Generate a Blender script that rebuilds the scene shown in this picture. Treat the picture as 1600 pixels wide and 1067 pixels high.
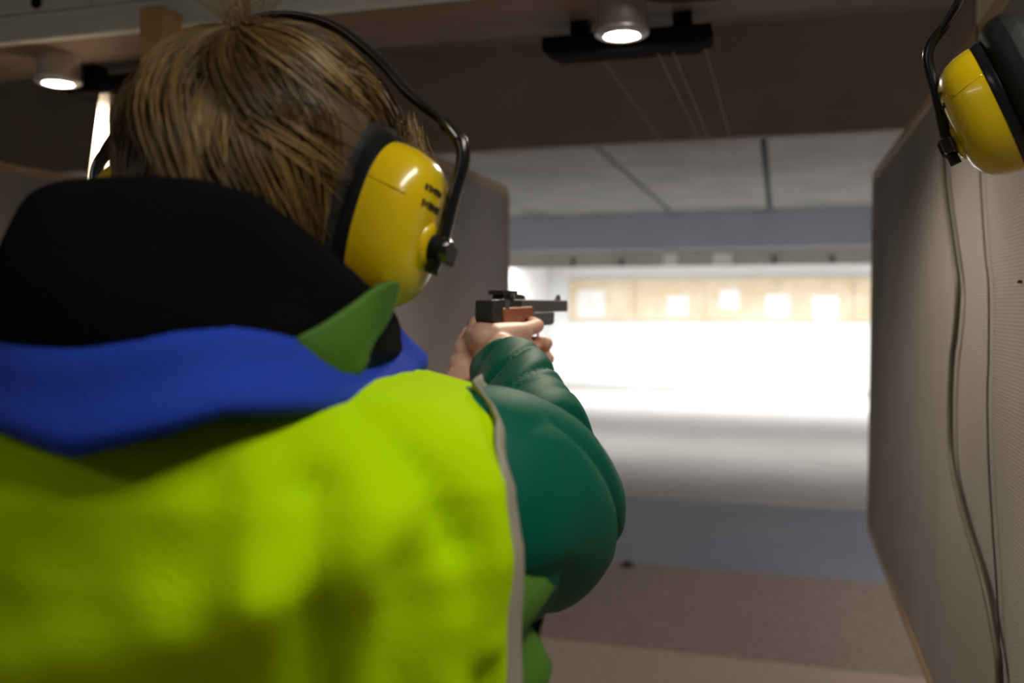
import bpy, bmesh, math, random
import numpy as np
from mathutils import Vector, Matrix

for o in list(bpy.data.objects):
    bpy.data.objects.remove(o)
scene = bpy.context.scene
COL = scene.collection
random.seed(7)
rng = np.random.default_rng(11)
PI = math.pi
R = math.radians
H = 1.45                      # eye height of the photographer; all z below are relative to it unless noted

# ------------------------------------------------------------------ camera
cam = bpy.data.cameras.new('camera')
cam_o = bpy.data.objects.new('camera', cam)
COL.objects.link(cam_o)
cam_o.location = (0, 0, H)
cam_o.rotation_euler = (R(90 - 2.27), 0, R(16.45))
cam.sensor_width = 36.0
cam.lens = 36.0 * 1416 / 1600
cam.clip_start = 0.02
cam.dof.use_dof = True
cam.dof.focus_distance = 0.80
cam.dof.aperture_fstop = 4.2
scene.camera = cam_o

# ------------------------------------------------------------------ world, exposure
w = bpy.data.worlds.new('world')
scene.world = w
w.use_nodes = True
w.node_tree.nodes['Background'].inputs[0].default_value = (0.55, 0.6, 0.7, 1)
w.node_tree.nodes['Background'].inputs[1].default_value = 0.02
vs = scene.view_settings
vs.view_transform = 'Standard'
vs.look = 'None'
vs.gamma = 1.0
vs.use_curve_mapping = False
vs.exposure = 0.22


def area(name, loc, rot, sx, sy, power, col=(1, 1, 1), spread=180):
    l = bpy.data.lights.new(name, 'AREA')
    l.shape = 'RECTANGLE'
    l.size, l.size_y = sx, sy
    l.energy = power
    l.color = col
    l.spread = R(spread)
    o = bpy.data.objects.new(name, l)
    o.location = (loc[0], loc[1], loc[2] + H)
    o.rotation_euler = rot
    COL.objects.link(o)
    return o


# strip lights above the bullet trap, behind the valance
area('trap_light', (2.0, 13.75, 0.80), (R(12), 0, 0), 11.8, 0.5, 430, (0.97, 0.98, 1.0), 150)
# added light for the mid-range floor, no fixture in the ceiling
area('range_fill', (2.0, 9.35, 1.085), (0, 0, 0), 11.8, 0.3, 72, (1.0, 0.97, 0.93), 88)
# tube light on the ceiling of the room behind the booths
area('room_light', (0.42, 0.16, 0.84), (0, 0, 0), 0.16, 0.9, 9.5, (1.0, 0.95, 0.86), 170)

# ceiling lamp over the neighbouring lanes to the right, and an added unseen fill, back left, brightening the beam boards
area('lane_light', (3.0, 4.3, 1.07), (0, 0, 0), 1.5, 0.2, 78, (1.0, 0.96, 0.92), 175)
area('back_fill', (-1.5, -0.9, 0.84), (0, 0, 0), 1.2, 0.16, 4.8, (1.0, 0.97, 0.92), 175)

# ------------------------------------------------------------------ materials
MATS = {}


def mat(name, col, rough=0.6, col2=None, nscale=8.0, bump=0.0, bscale=60.0, metal=0.0, spec=0.5,
        emit=None, estr=0.0, stretch=(1, 1, 1), coat=0.0, detail=5.0, ramp=(0.35, 0.65), sheen=0.0, weave=0.0, wscale=400.0):
    m = bpy.data.materials.new(name)
    m.use_nodes = True
    nt = m.node_tree
    b = nt.nodes['Principled BSDF']
    b.inputs['Base Color'].default_value = (*col, 1)
    b.inputs['Roughness'].default_value = rough
    b.inputs['Metallic'].default_value = metal
    b.inputs['Specular IOR Level'].default_value = spec
    b.inputs['Coat Weight'].default_value = coat
    b.inputs['Sheen Weight'].default_value = sheen
    tc = nt.nodes.new('ShaderNodeTexCoord')
    mp = nt.nodes.new('ShaderNodeMapping')
    mp.inputs['Scale'].default_value = stretch
    nt.links.new(tc.outputs['Object'], mp.inputs[0])
    if col2 is not None:
        n = nt.nodes.new('ShaderNodeTexNoise')
        n.inputs['Scale'].default_value = nscale
        n.inputs['Detail'].default_value = detail
        nt.links.new(mp.outputs[0], n.inputs['Vector'])
        cr = nt.nodes.new('ShaderNodeValToRGB')
        cr.color_ramp.elements[0].position = ramp[0]
        cr.color_ramp.elements[1].position = ramp[1]
        cr.color_ramp.elements[0].color = (*col, 1)
        cr.color_ramp.elements[1].color = (*col2, 1)
        nt.links.new(n.outputs['Fac'], cr.inputs[0])
        nt.links.new(cr.outputs[0], b.inputs['Base Color'])
    if bump > 0:
        n2 = nt.nodes.new('ShaderNodeTexNoise')
        n2.inputs['Scale'].default_value = bscale
        n2.inputs['Detail'].default_value = 4
        nt.links.new(mp.outputs[0], n2.inputs['Vector'])
        bp = nt.nodes.new('ShaderNodeBump')
        bp.inputs['Strength'].default_value = bump
        bp.inputs['Distance'].default_value = 0.004
        nt.links.new(n2.outputs['Fac'], bp.inputs['Height'])
        nt.links.new(bp.outputs[0], b.inputs['Normal'])
    if weave > 0:
        v = nt.nodes.new('ShaderNodeTexVoronoi')
        v.inputs['Scale'].default_value = wscale
        v.inputs['Randomness'].default_value = 0.25
        nt.links.new(mp.outputs[0], v.inputs['Vector'])
        bp = nt.nodes.new('ShaderNodeBump')
        bp.inputs['Strength'].default_value = weave
        bp.inputs['Distance'].default_value = 0.002
        nt.links.new(v.outputs['Distance'], bp.inputs['Height'])
        nt.links.new(bp.outputs[0], b.inputs['Normal'])
    if emit is not None:
        b.inputs['Emission Color'].default_value = (*emit, 1)
        b.inputs['Emission Strength'].default_value = estr
    MATS[name] = m
    return m


mat('panel_fabric', (0.275, 0.252, 0.243), 0.9, (0.335, 0.307, 0.294), 3.0, weave=0.9, wscale=210.0)
mat('trim_wood', (0.36, 0.24, 0.12), 0.55, (0.50, 0.35, 0.18), 6, 0.15, 90, stretch=(6, 0.6, 6))
mat('post_wood', (0.42, 0.27, 0.10), 0.6, (0.55, 0.37, 0.16), 7, 0.15, 90, stretch=(6, 6, 0.6))
mat('pale_wood', (0.72, 0.58, 0.44), 0.6, (0.80, 0.68, 0.54), 7, stretch=(6, 6, 0.6))
mat('beam_paint', (0.66, 0.74, 0.74), 0.6, (0.74, 0.80, 0.78), 5, 0.2, 40, stretch=(0.6, 4, 4))
mat('raw_board', (0.21, 0.16, 0.125), 0.7, (0.27, 0.205, 0.165), 5, 0.2, 60, stretch=(0.7, 5, 5))
mat('ceiling_grey', (0.34, 0.355, 0.34), 0.8, (0.40, 0.41, 0.39), 4)
mat('fascia_brown', (0.38, 0.33, 0.30), 0.8, (0.45, 0.39, 0.355), 3, 0.1, 30)
mat('carpet_brown', (0.20, 0.145, 0.12), 0.98, (0.33, 0.25, 0.21), 46, 0.8, 160, ramp=(0.3, 0.7), detail=8)
mat('carpet_tan', (0.36, 0.265, 0.21), 0.98, (0.48, 0.365, 0.295), 60, 0.8, 160, ramp=(0.3, 0.7), detail=8)
mat('floor_paint', (0.37, 0.355, 0.345), 0.7, (0.42, 0.405, 0.395), 1.2)
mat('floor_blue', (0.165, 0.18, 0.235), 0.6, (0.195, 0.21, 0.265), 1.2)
mat('slab', (0.36, 0.365, 0.36), 0.9, (0.45, 0.45, 0.44), 1.6, 0.2, 12)
mat('joint', (0.06, 0.06, 0.06), 0.95)
mat('baffle_blue', (0.60, 0.66, 0.80), 0.7, (0.65, 0.71, 0.84), 1.5)
mat('white_wall', (0.78, 0.78, 0.77), 0.8, (0.83, 0.83, 0.82), 1.0)
mat('valance', (0.46, 0.44, 0.40), 0.7, (0.52, 0.50, 0.45), 2)
mat('osb', (0.68, 0.54, 0.36), 0.8, (0.78, 0.67, 0.50), 3, detail=8)
mat('target_ring', (0.72, 0.70, 0.66), 0.8)
mat('paper', (0.85, 0.84, 0.80), 0.8)
mat('black_metal', (0.010, 0.010, 0.010), 0.85, metal=0.0, spec=0.1)
mat('steel', (0.78, 0.77, 0.76), 0.42, metal=0.85)
mat('lamp_glow', (1, 1, 1), 0.3, emit=(1.0, 0.93, 0.80), estr=40)
mat('cable_grey', (0.24, 0.23, 0.22), 0.6)
mat('cord_olive', (0.12, 0.11, 0.085), 0.5)
mat('thin_cord', (0.08, 0.075, 0.07), 0.6)
mat('muff_yellow', (0.72, 0.50, 0.004), 0.22, coat=0.4, spec=0.5)
mat('muff_cushion', (0.011, 0.011, 0.011), 0.6, spec=0.25, bump=0.3, bscale=70)
mat('muff_plastic', (0.010, 0.010, 0.011), 0.2)
mat('ink', (0.02, 0.018, 0.01), 0.5)
mat('vest_fabric', (0.45, 0.73, 0.0), 0.9, (0.50, 0.77, 0.0), 6, 0.25, 500, spec=0.06)
mat('binding', (0.30, 0.27, 0.21), 0.7, (0.36, 0.32, 0.25), 30)
mat('jacket_lime', (0.045, 0.14, 0.004), 0.75, (0.06, 0.17, 0.005), 10, 0.2, 300)
mat('sleeve_green', (0.0, 0.098, 0.060), 0.6, (0.0, 0.115, 0.071), 8, 0.12, 500, spec=0.13)
mat('hood_blue', (0.001, 0.032, 0.36), 0.9, (0.002, 0.042, 0.43), 9, 0.3, 400)
mat('hood_black', (0.0035, 0.0035, 0.004), 0.95, (0.005, 0.005, 0.0065), 12, 0.4, 300, spec=0.03)
mat('trouser', (0.03, 0.035, 0.05), 0.9)
mat('shoe_black', (0.015, 0.014, 0.013), 0.5)
mat('skin', (0.72, 0.41, 0.30), 0.5, (0.80, 0.49, 0.37), 25)
MATS['skin'].node_tree.nodes['Principled BSDF'].inputs['Subsurface Weight'].default_value = 0.12
MATS['skin'].node_tree.nodes['Principled BSDF'].inputs['Subsurface Radius'].default_value = (0.012, 0.005, 0.003)
mat('eye_white', (0.8, 0.78, 0.75), 0.2)
mat('iris', (0.05, 0.09, 0.12), 0.1)
mat('lip', (0.5, 0.18, 0.15), 0.5)
mat('gun_black', (0.016, 0.016, 0.017), 0.45)
mat('gun_slide', (0.15, 0.15, 0.155), 0.42, metal=0.4)
mat('gun_wood', (0.30, 0.085, 0.035), 0.45, (0.42, 0.14, 0.06), 60, stretch=(1, 4, 1))
mat('rubber', (0.03, 0.03, 0.03), 0.7)
mat('bracket_brown', (0.05, 0.035, 0.02), 0.6)
mat('scalp', (0.09, 0.055, 0.022), 0.9)


def hair_material():
    m = bpy.data.materials.new('hair')
    m.use_nodes = True
    nt = m.node_tree
    b = nt.nodes['Principled BSDF']
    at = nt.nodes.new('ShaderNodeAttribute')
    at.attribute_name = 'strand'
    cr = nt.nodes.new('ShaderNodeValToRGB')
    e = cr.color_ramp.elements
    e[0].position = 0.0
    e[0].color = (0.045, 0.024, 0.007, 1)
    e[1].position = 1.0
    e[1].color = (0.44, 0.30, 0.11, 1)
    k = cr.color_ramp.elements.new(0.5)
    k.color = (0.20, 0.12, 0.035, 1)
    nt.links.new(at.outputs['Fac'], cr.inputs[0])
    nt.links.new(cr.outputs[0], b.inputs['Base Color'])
    b.inputs['Roughness'].default_value = 0.42
    b.inputs['Specular IOR Level'].default_value = 0.45
    MATS['hair'] = m


hair_material()


# ------------------------------------------------------------------ mesh helpers
class MB:
    def __init__(s):
        s.v = []
        s.f = []

    def add(s, vs_, fs_):
        o = len(s.v)
        s.v += [tuple(map(float, q)) for q in vs_]
        s.f += [tuple(i + o for i in q) for q in fs_]
        return s

    def box(s, c, d, M=None):
        x, y, z = d[0] / 2, d[1] / 2, d[2] / 2
        pts = [Vector((sx * x, sy * y, sz * z)) for sz in (-1, 1) for sy in (-1, 1) for sx in (-1, 1)]
        if M is not None:
            pts = [M @ q for q in pts]
        c = Vector(c)
        return s.add([c + q for q in pts],
                     [(0, 2, 3, 1), (4, 5, 7, 6), (0, 1, 5, 4), (2, 6, 7, 3), (0, 4, 6, 2), (1, 3, 7, 5)])

    def prism(s, poly, axis_pts):
        """poly: list of (a, b); axis_pts: function (a, b, k) -> point for k=0, 1"""
        n = len(poly)
        vs_ = [axis_pts(a, b, 0) for a, b in poly] + [axis_pts(a, b, 1) for a, b in poly]
        fs_ = [tuple(range(n))[::-1], tuple(range(n, 2 * n))]
        fs_ += [(i, (i + 1) % n, n + (i + 1) % n, n + i) for i in range(n)]
        return s.add(vs_, fs_)

    def lathe(s, c, prof, n=32, axis='Z', M=None):
        vs_ = []
        for r_, h_ in prof:
            for i in range(n):
                t = 2 * PI * i / n
                q = Vector((r_ * math.cos(t), r_ * math.sin(t), h_))
                if axis == 'X':
                    q = Vector((q.z, q.x, q.y))
                if axis == 'Y':
                    q = Vector((q.x, q.z, q.y))
                if M is not None:
                    q = M @ q
                vs_.append(Vector(c) + q)
        fs_ = []
        for j in range(len(prof) - 1):
            for i in range(n):
                fs_.append((j * n + i, j * n + (i + 1) % n, (j + 1) * n + (i + 1) % n, (j + 1) * n + i))
        fs_.append(tuple(range(n))[::-1])
        fs_.append(tuple(range((len(prof) - 1) * n, len(prof) * n)))
        return s.add(vs_, fs_)

    def tube(s, pts, rad, n=10, flat=None, up=None):
        """tube along pts; rad scalar or list; flat=(a, b) makes an elliptic section oriented by up"""
        pts = [Vector(q) for q in pts]
        m = len(pts)
        rads = rad if isinstance(rad, (list, tuple, np.ndarray)) else [rad] * m
        prev = None
        vs_ = []
        for i in range(m):
            t = (pts[min(i + 1, m - 1)] - pts[max(i - 1, 0)]).normalized()
            if up is not None:
                nrm = Vector(up[i]) if isinstance(up, list) else Vector(up)
                nrm = (nrm - t * nrm.dot(t)).normalized()
            elif prev is None:
                a = Vector((0, 0, 1)) if abs(t.z) < 0.9 else Vector((1, 0, 0))
                nrm = (a - t * a.dot(t)).normalized()
            else:
                nrm = (prev - t * prev.dot(t)).normalized()
            prev = nrm
            bi = t.cross(nrm)
            for k in range(n):
                an = 2 * PI * k / n
                fa, fb = flat if flat else (1, 1)
                vs_.append(pts[i] + nrm * (rads[i] * fa * math.cos(an)) + bi * (rads[i] * fb * math.sin(an)))
        fs_ = []
        for i in range(m - 1):
            for k in range(n):
                fs_.append((i * n + k, i * n + (k + 1) % n, (i + 1) * n + (k + 1) % n, (i + 1) * n + k))
        fs_.append(tuple(range(n))[::-1])
        fs_.append(tuple(range((m - 1) * n, m * n)))
        return s.add(vs_, fs_)

    def grid(s, pts, closed_u=False, mask=None):
        """pts[v][u]"""
        nv, nu = len(pts), len(pts[0])
        fs_ = []
        for j in range(nv - 1):
            for i in range(nu if closed_u else nu - 1):
                if mask is not None and not mask(j, i):
                    continue
                i2 = (i + 1) % nu
                fs_.append((j * nu + i, j * nu + i2, (j + 1) * nu + i2, (j + 1) * nu + i))
        return s.add([q for row in pts for q in row], fs_)

    def ball(s, c, rad, n=20, m=14, M=None):
        vs_, fs_ = [], []
        for j in range(1, m):
            ph = PI * j / m
            for i in range(n):
                t = 2 * PI * i / n
                q = Vector((rad[0] * math.sin(ph) * math.cos(t), rad[1] * math.sin(ph) * math.sin(t), rad[2] * math.cos(ph)))
                if M is not None:
                    q = M @ q
                vs_.append(Vector(c) + q)
        top, bot = Vector((0, 0, rad[2])), Vector((0, 0, -rad[2]))
        if M is not None:
            top, bot = M @ top, M @ bot
        vs_ += [Vector(c) + top, Vector(c) + bot]
        for j in range(m - 2):
            for i in range(n):
                fs_.append((j * n + i, (j + 1) * n + i, (j + 1) * n + (i + 1) % n, j * n + (i + 1) % n))
        T, B = (m - 1) * n, (m - 1) * n + 1
        for i in range(n):
            fs_.append((T, i, (i + 1) % n))
            fs_.append((B, (m - 2) * n + (i + 1) % n, (m - 2) * n + i))
        return s.add(vs_, fs_)

    def capsule(s, a, b, ra, rb, n=16):
        a, b = Vector(a), Vector(b)
        d = b - a
        L = d.length
        t = d / L
        pts, rr = [], []
        for k in range(5):
            an = PI / 2 * (1 - k / 5)
            pts.append(a - t * ra * math.sin(an))
            rr.append(max(ra * math.cos(an), ra * 0.02))
        pts += [a + d * q for q in (0.0, 0.33, 0.67, 1.0)]
        rr += [ra + (rb - ra) * q for q in (0.0, 0.33, 0.67, 1.0)]
        for k in range(1, 6):
            an = PI / 2 * k / 5
            pts.append(b + t * rb * math.sin(an))
            rr.append(max(rb * math.cos(an), rb * 0.02))
        return s.tube(pts, rr, n)

    def build(s, name, m, parent=None, smooth=False, bevel=0.0, local=None, rel=True):
        """verts are relative to the eye height when rel; local: origin (Vector, absolute) of the parent frame"""
        me = bpy.data.meshes.new(name)
        off = H if rel else 0.0
        vv = [(x, y, z + off) for x, y, z in s.v]
        par_loc = Vector((0, 0, 0))
        if parent is not None:
            p = parent
            while p is not None:
                par_loc += p.location
                p = p.parent
        if parent is not None:
            org = par_loc
        elif local is not None:
            org = Vector(local)
        else:
            arr = np.array(vv)
            lo, hi = arr.min(0), arr.max(0)
            org = Vector(((lo[0] + hi[0]) / 2, (lo[1] + hi[1]) / 2, lo[2]))
        me.from_pydata([(x - org.x, y - org.y, z - org.z) for x, y, z in vv], [], s.f)
        me.materials.append(MATS[m])
        bm = bmesh.new()
        bm.from_mesh(me)
        bmesh.ops.recalc_face_normals(bm, faces=bm.faces)
        if bevel > 0:
            bmesh.ops.bevel(bm, geom=[e for e in bm.edges if len(e.link_faces) == 2 and e.calc_face_angle(0) > 0.6],
                            offset=bevel, segments=2, affect='EDGES', profile=0.5)
        bm.to_mesh(me)
        bm.free()
        if smooth:
            me.polygons.foreach_set('use_smooth', [True] * len(me.polygons))
            if hasattr(me, 'set_sharp_from_angle') and smooth != 'full':
                me.set_sharp_from_angle(angle=R(48))
        o = bpy.data.objects.new(name, me)
        COL.objects.link(o)
        if parent is not None:
            o.parent = parent
        else:
            o.location = org
        return o


def tag(o, label=None, cat=None, group=None, kind=None):
    if label:
        o['label'] = label
    if cat:
        o['category'] = cat
    if group:
        o['group'] = group
    if kind:
        o['kind'] = kind
    return o


def empty(name, loc, label, cat, group=None):
    o = bpy.data.objects.new(name, None)
    o.location = (loc[0], loc[1], loc[2] + H)
    o.empty_display_size = 0.05
    COL.objects.link(o)
    return tag(o, label, cat, group)


def struct(mb, name, m, **k):
    return tag(mb.build(name, m, **k), kind='structure')


def bx(x0, x1, y0, y1, z0, z1):
    return MB().box(((x0 + x1) / 2, (y0 + y1) / 2, (z0 + z1) / 2), (x1 - x0, y1 - y0, z1 - z0))


def spline(pts, n):
    pts = [np.array(q, float) for q in pts]
    P = [2 * pts[0] - pts[1]] + pts + [2 * pts[-1] - pts[-2]]
    out = []
    m = len(pts) - 1
    for k in range(n):
        t = k / (n - 1) * m
        i = min(int(t), m - 1)
        u = t - i
        a, b, c, d = P[i], P[i + 1], P[i + 2], P[i + 3]
        out.append(0.5 * ((2 * b) + (c - a) * u + (2 * a - 5 * b + 4 * c - d) * u * u + (3 * b - a - 3 * c + d) * u ** 3))
    return out


# ------------------------------------------------------------------ the room
ZF = -H                                    # floor
XL, XR = -4.12, 8.2                        # side walls of the range
YB, YE = -2.6, 16.4                        # back of the room, end wall
ZC = 0.86                                  # ceiling over the booths
ZR = 1.10                                  # concrete ceiling of the range

struct(bx(XL, XR, YB, YE, ZF - 0.1, ZF), 'floor', 'floor_paint')
struct(bx(XL, XR, YB, 2.96, ZC, ZC + 0.08), 'ceiling', 'ceiling_grey')
struct(bx(XL - 0.1, XL, YB, YE, ZF, ZR + 0.3), 'wall_left', 'white_wall')
struct(bx(XR, XR + 0.1, YB, YE, ZF, ZR + 0.3), 'wall_right', 'white_wall')
struct(bx(XL, XR, YB - 0.1, YB, ZF, ZR + 0.3), 'wall_back', 'fascia_brown')
struct(bx(XL, XR, YE, YE + 0.1, ZF, ZR + 0.3), 'wall_end', 'white_wall')

# concrete ceiling of the range: a dark deck with single slabs under it, open joints between
deck = struct(bx(XL, XR, 2.96, YE, ZR + 0.04, ZR + 0.14), 'ceiling', 'joint')
joints = [XL, -2.80, -1.24, -0.12, 1.05, 2.25, 3.45, 4.65, 5.85, 7.05, XR]
for i in range(len(joints) - 1):
    for (ya, yb) in ((2.97, 7.1), (7.12, 11.0)):
        bx(joints[i] + 0.022, joints[i + 1] - 0.022, ya, yb, ZR, ZR + 0.045).build('ceiling_slab', 'slab', deck, bevel=0.006)

# brown fascia across the lanes
struct(bx(XL, XR, 2.90, 2.96, 0.52, ZR + 0.04), 'trim_1', 'fascia_brown')
# blue ceiling baffle and lower soffit
struct(bx(XL, XR, 11.0, 11.12, 0.675, ZR + 0.04), 'trim_2', 'baffle_blue')
struct(bx(XL, XR, 11.12, 13.0, 0.80, 0.86), 'trim_3', 'valance')
struct(bx(XL, XR, 13.0, 13.10, 0.56, 0.86), 'trim_4', 'valance')
struct(bx(XL, XR, 13.10, YE, 0.95, 1.0), 'trim_5', 'white_wall')

# darker blue-grey band of floor, then carpets
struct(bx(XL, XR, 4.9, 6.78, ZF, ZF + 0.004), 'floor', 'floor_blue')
tag(bx(-4.05, 8.1, 3.74, 5.0, ZF, ZF + 0.014).build('carpet', 'carpet_brown'), 'dark brown carpet ending at the blue-grey floor downrange', 'carpet')
tag(bx(-4.05, 8.1, YB + 0.05, 3.738, ZF, ZF + 0.018).build('carpet', 'carpet_tan'), 'lighter tan carpet piece at the bottom edge below the elbow', 'carpet')
# small bolt clip on the carpet edge
cl = empty('floor_clip', (-0.79, 4.93, ZF + 0.014), 'small dark clip on the far edge of the brown carpet', 'clip')
bx(-0.82, -0.76, 4.90, 4.95, ZF + 0.014, ZF + 0.032).build('clip_plate', 'bracket_brown', cl, bevel=0.003)
MB().lathe((-0.79, 4.925, ZF + 0.032), [(0.012, 0), (0.012, 0.012), (0.008, 0.016)], 12).build('bolt', 'bracket_brown', cl)

# ------------------------------------------------------------------ beam over the booths
bm_o = empty('ceiling_beam', (-0.8, 1.5, 0.5), 'long beam with pale painted front boards across the booths', 'beam')
bx(-3.9, 2.5, 1.400, 1.425, 0.500, 0.5485).build('front_board', 'beam_paint', bm_o, bevel=0.002)
bx(-3.9, 2.5, 1.402, 1.427, 0.5505, 0.68).build('front_board', 'beam_paint', bm_o, bevel=0.002)
bx(-3.9, 2.5, 1.402, 1.427, 0.682, 0.855).build('front_board', 'beam_paint', bm_o, bevel=0.002)
tag(bx(-3.9, 2.5, 1.427, 1.64, 0.502, 0.53).build('underside_board', 'raw_board', bm_o), 'bare brown wooden underside board')
tag(MB().lathe((-1.342, 1.3995, 0.5665), [(0.0105, 0.0), (0.0105, -0.004)], 20, 'Y').build('cable_hole', 'black_metal', bm_o), 'round black hole in the board')
for (x, z) in ((-1.22, 0.557), (-1.5, 0.56), (-0.95, 0.556), (-0.6, 0.557)):
    MB().lathe((x, 1.4005, z), [(0.0016, 0), (0.0016, -0.0015)], 8, 'Y').build('nail', 'bracket_brown', bm_o)

# ------------------------------------------------------------------ dividers
PW = 0.034


def divider(xface, label, side, y0=1.43):
    """side=+1: the face seen is at xface and the board runs to +x; -1: to -x"""
    y1, z0, z1 = 3.0, -0.70, 0.405
    xa, xb = (xface, xface + PW) if side > 0 else (xface - PW, xface)
    xm = (xa + xb) / 2
    d = empty('divider_panel', (xm, (y0 + y1) / 2, ZF), label, 'divider', 'booth dividers')
    ins = 0.004
    c = 0.05
    poly = [(y0 + 0.02, z0 + 0.02), (y1 - 0.018, z0 + 0.02), (y1 - 0.018, z1 - c), (y1 - c * 0.5, z1 - 0.025), (y0 + 0.02, z1 - 0.025)]
    MB().prism(poly, lambda a, b, k: (xa + ins if k == 0 else xb - ins, a, b)).build('fabric_board', 'panel_fabric', d)
    # wooden edge strips
    bx(xa, xb, y0, y1 - c, z1 - 0.026, z1).build('top_strip', 'trim_wood', d, bevel=0.003)
    bx(xa, xb, y0, y1, z0, z0 + 0.022).build('bottom_strip', 'trim_wood', d, bevel=0.003)
    bx(xa, xb, y1 - 0.02, y1, z0 + 0.022, z1 - c).build('end_strip', 'trim_wood', d, bevel=0.003)
    bx(xa, xb, y0, y0 + 0.022, z0 + 0.022, z1 - 0.026).build('end_strip', 'trim_wood', d, bevel=0.003)
    # rounded top corner
    pl = []
    for k in range(7):
        a = PI / 2 * k / 6
        pl.append((y1 - c + c * math.sin(a), z1 - c + c * math.cos(a)))
    for k in range(6, -1, -1):
        a = PI / 2 * k / 6
        pl.append((y1 - c + (c - 0.022) * math.sin(a), z1 - c + (c - 0.022) * math.cos(a)))
    MB().prism(pl, lambda a, b, k: (xa if k == 0 else xb, a, b)).build('corner_strip', 'trim_wood', d)
    # legs and the post that meets the beam
    for yy in (y0 + 0.05, y0 + 0.5):
        bx(xm - 0.02, xm + 0.02, yy - 0.025, yy + 0.025, ZF + 0.018, z0).build('leg', 'post_wood', d, bevel=0.003)
    bx(xm - 0.017, xm + 0.017, 1.47, 1.58, z1, 0.502).build('top_post', 'raw_board', d, bevel=0.003)
    return d


divider(0.268, 'grey fabric booth divider with hanging cords, nearest on the right', +1, 1.0)
divider(-0.893, 'grey fabric booth divider behind the pistol and yellow ear cup', -1)
divider(-2.105, 'far left booth divider, partly hidden by the black hood', -1)

# wooden posts beside the neighbouring lane
tag(bx(-1.068, -1.022, 1.340, 1.399, ZF + 0.018, 0.516).build('wooden_post', 'post_wood', bevel=0.004),
    'square yellowish wooden post in front of the beam, above the hair', 'post')
MBs = MB().prism([(-1.358, 0.440), (-1.333, 0.440), (-1.337, -0.25), (-1.482, -0.25)], lambda a, b, k: (a, 1.578 + 0.028 * k, b))
tag(MBs.build('wooden_brace', 'pale_wood', bevel=0.002), 'pale lamplit wooden brace left of the blond head', 'brace')


# ------------------------------------------------------------------ booth lamps with target-line brackets
def booth_lamp(x, y, label, group):
    z = 0.502
    o = empty('puck_lamp', (x, y, z), label, 'lamp', group)
    MB().lathe((x, y, z), [(0.041, 0.0), (0.041, -0.040), (0.0445, -0.044), (0.0455, -0.050), (0.044, -0.054), (0.036, -0.055), (0.030, -0.051)], 40).build('housing', 'steel', o, smooth=True)
    MB().lathe((x, y, z), [(0.0385, -0.0545), (0.0385, -0.0570), (0.030, -0.0570), (0.029, -0.0545)], 40).build('rim', 'steel', o, smooth=True)
    MB().lathe((x, y, z), [(0.027, -0.050), (0.027, -0.056), (0.020, -0.0585), (0.006, -0.060)], 32).build('bulb_glass', 'lamp_glow', o, smooth=True)
    l = bpy.data.lights.new('puck_light', 'SPOT')
    l.energy = 17.0
    l.spot_size = R(160)
    l.spot_blend = 0.5
    l.color = (1.0, 0.86, 0.68)
    l.shadow_soft_size = 0.022
    lo = bpy.data.objects.new('puck_light', l)
    lo.location = (0, 0, -0.068)
    COL.objects.link(lo)
    lo.parent = o
    return o


booth_lamp(-0.256, 1.51, 'round steel puck lamp glowing above the pistol lane', 'puck lamps under the beam')
booth_lamp(-1.399, 1.51, 'round steel puck lamp glowing at the upper left corner', 'puck lamps under the beam')


def line_bracket(x, label):
    y = 1.605
    o = empty('line_bracket', (x, y, 0.47), label, 'bracket', 'black brackets behind the lamps')
    MB().prism([(x - 0.155, 0.452), (x - 0.13, 0.440), (x + 0.115, 0.440), (x + 0.140, 0.452), (x + 0.140, 0.476), (x - 0.155, 0.476)],
               lambda a, b, k: (a, y - 0.03 + 0.06 * k, b)).build('bracket_bar', 'black_metal', o, bevel=0.003)
    for dx in (-0.09, 0.09):
        bx(x + dx - 0.015, x + dx + 0.015, y - 0.02, y + 0.02, 0.476, 0.502).build('spacer', 'black_metal', o)
    return o


line_bracket(-0.256, 'flat black bracket bar behind the centre lamp')
line_bracket(-1.30, 'flat black bracket bar beside the upper left lamp')

for (x, z, lab) in ((-0.208, 0.438, 'pale target line running downrange, left of the close pair'),
                    (-0.182, 0.438, 'pale target line running downrange, right of the close pair'),
                    (-0.128, 0.440, 'pale target line running downrange from the bracket end'),
                    (-0.330, 0.470, 'faint pale target line running downrange below the lamp')):
    pts = [(x, 1.60, z), (x, 4.5, z - 0.004), (x, 8, z - 0.006), (x, 13.0, z + 0.13)]
    tag(MB().tube(spline(pts, 14), 0.0010, 6).build('target_line', 'cable_grey', smooth=True), lab, 'line', 'target lines')
# lamp flex
tag(MB().tube(spline([(-0.215, 1.50, 0.4985), (-0.17, 1.52, 0.498), (-0.12, 1.525, 0.4975), (-0.075, 1.53, 0.499)], 16), 0.002, 6).build('lamp_wire', 'rubber', smooth=True),
    'thin dark wire leaving the centre lamp along the beam', 'wire')

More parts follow.
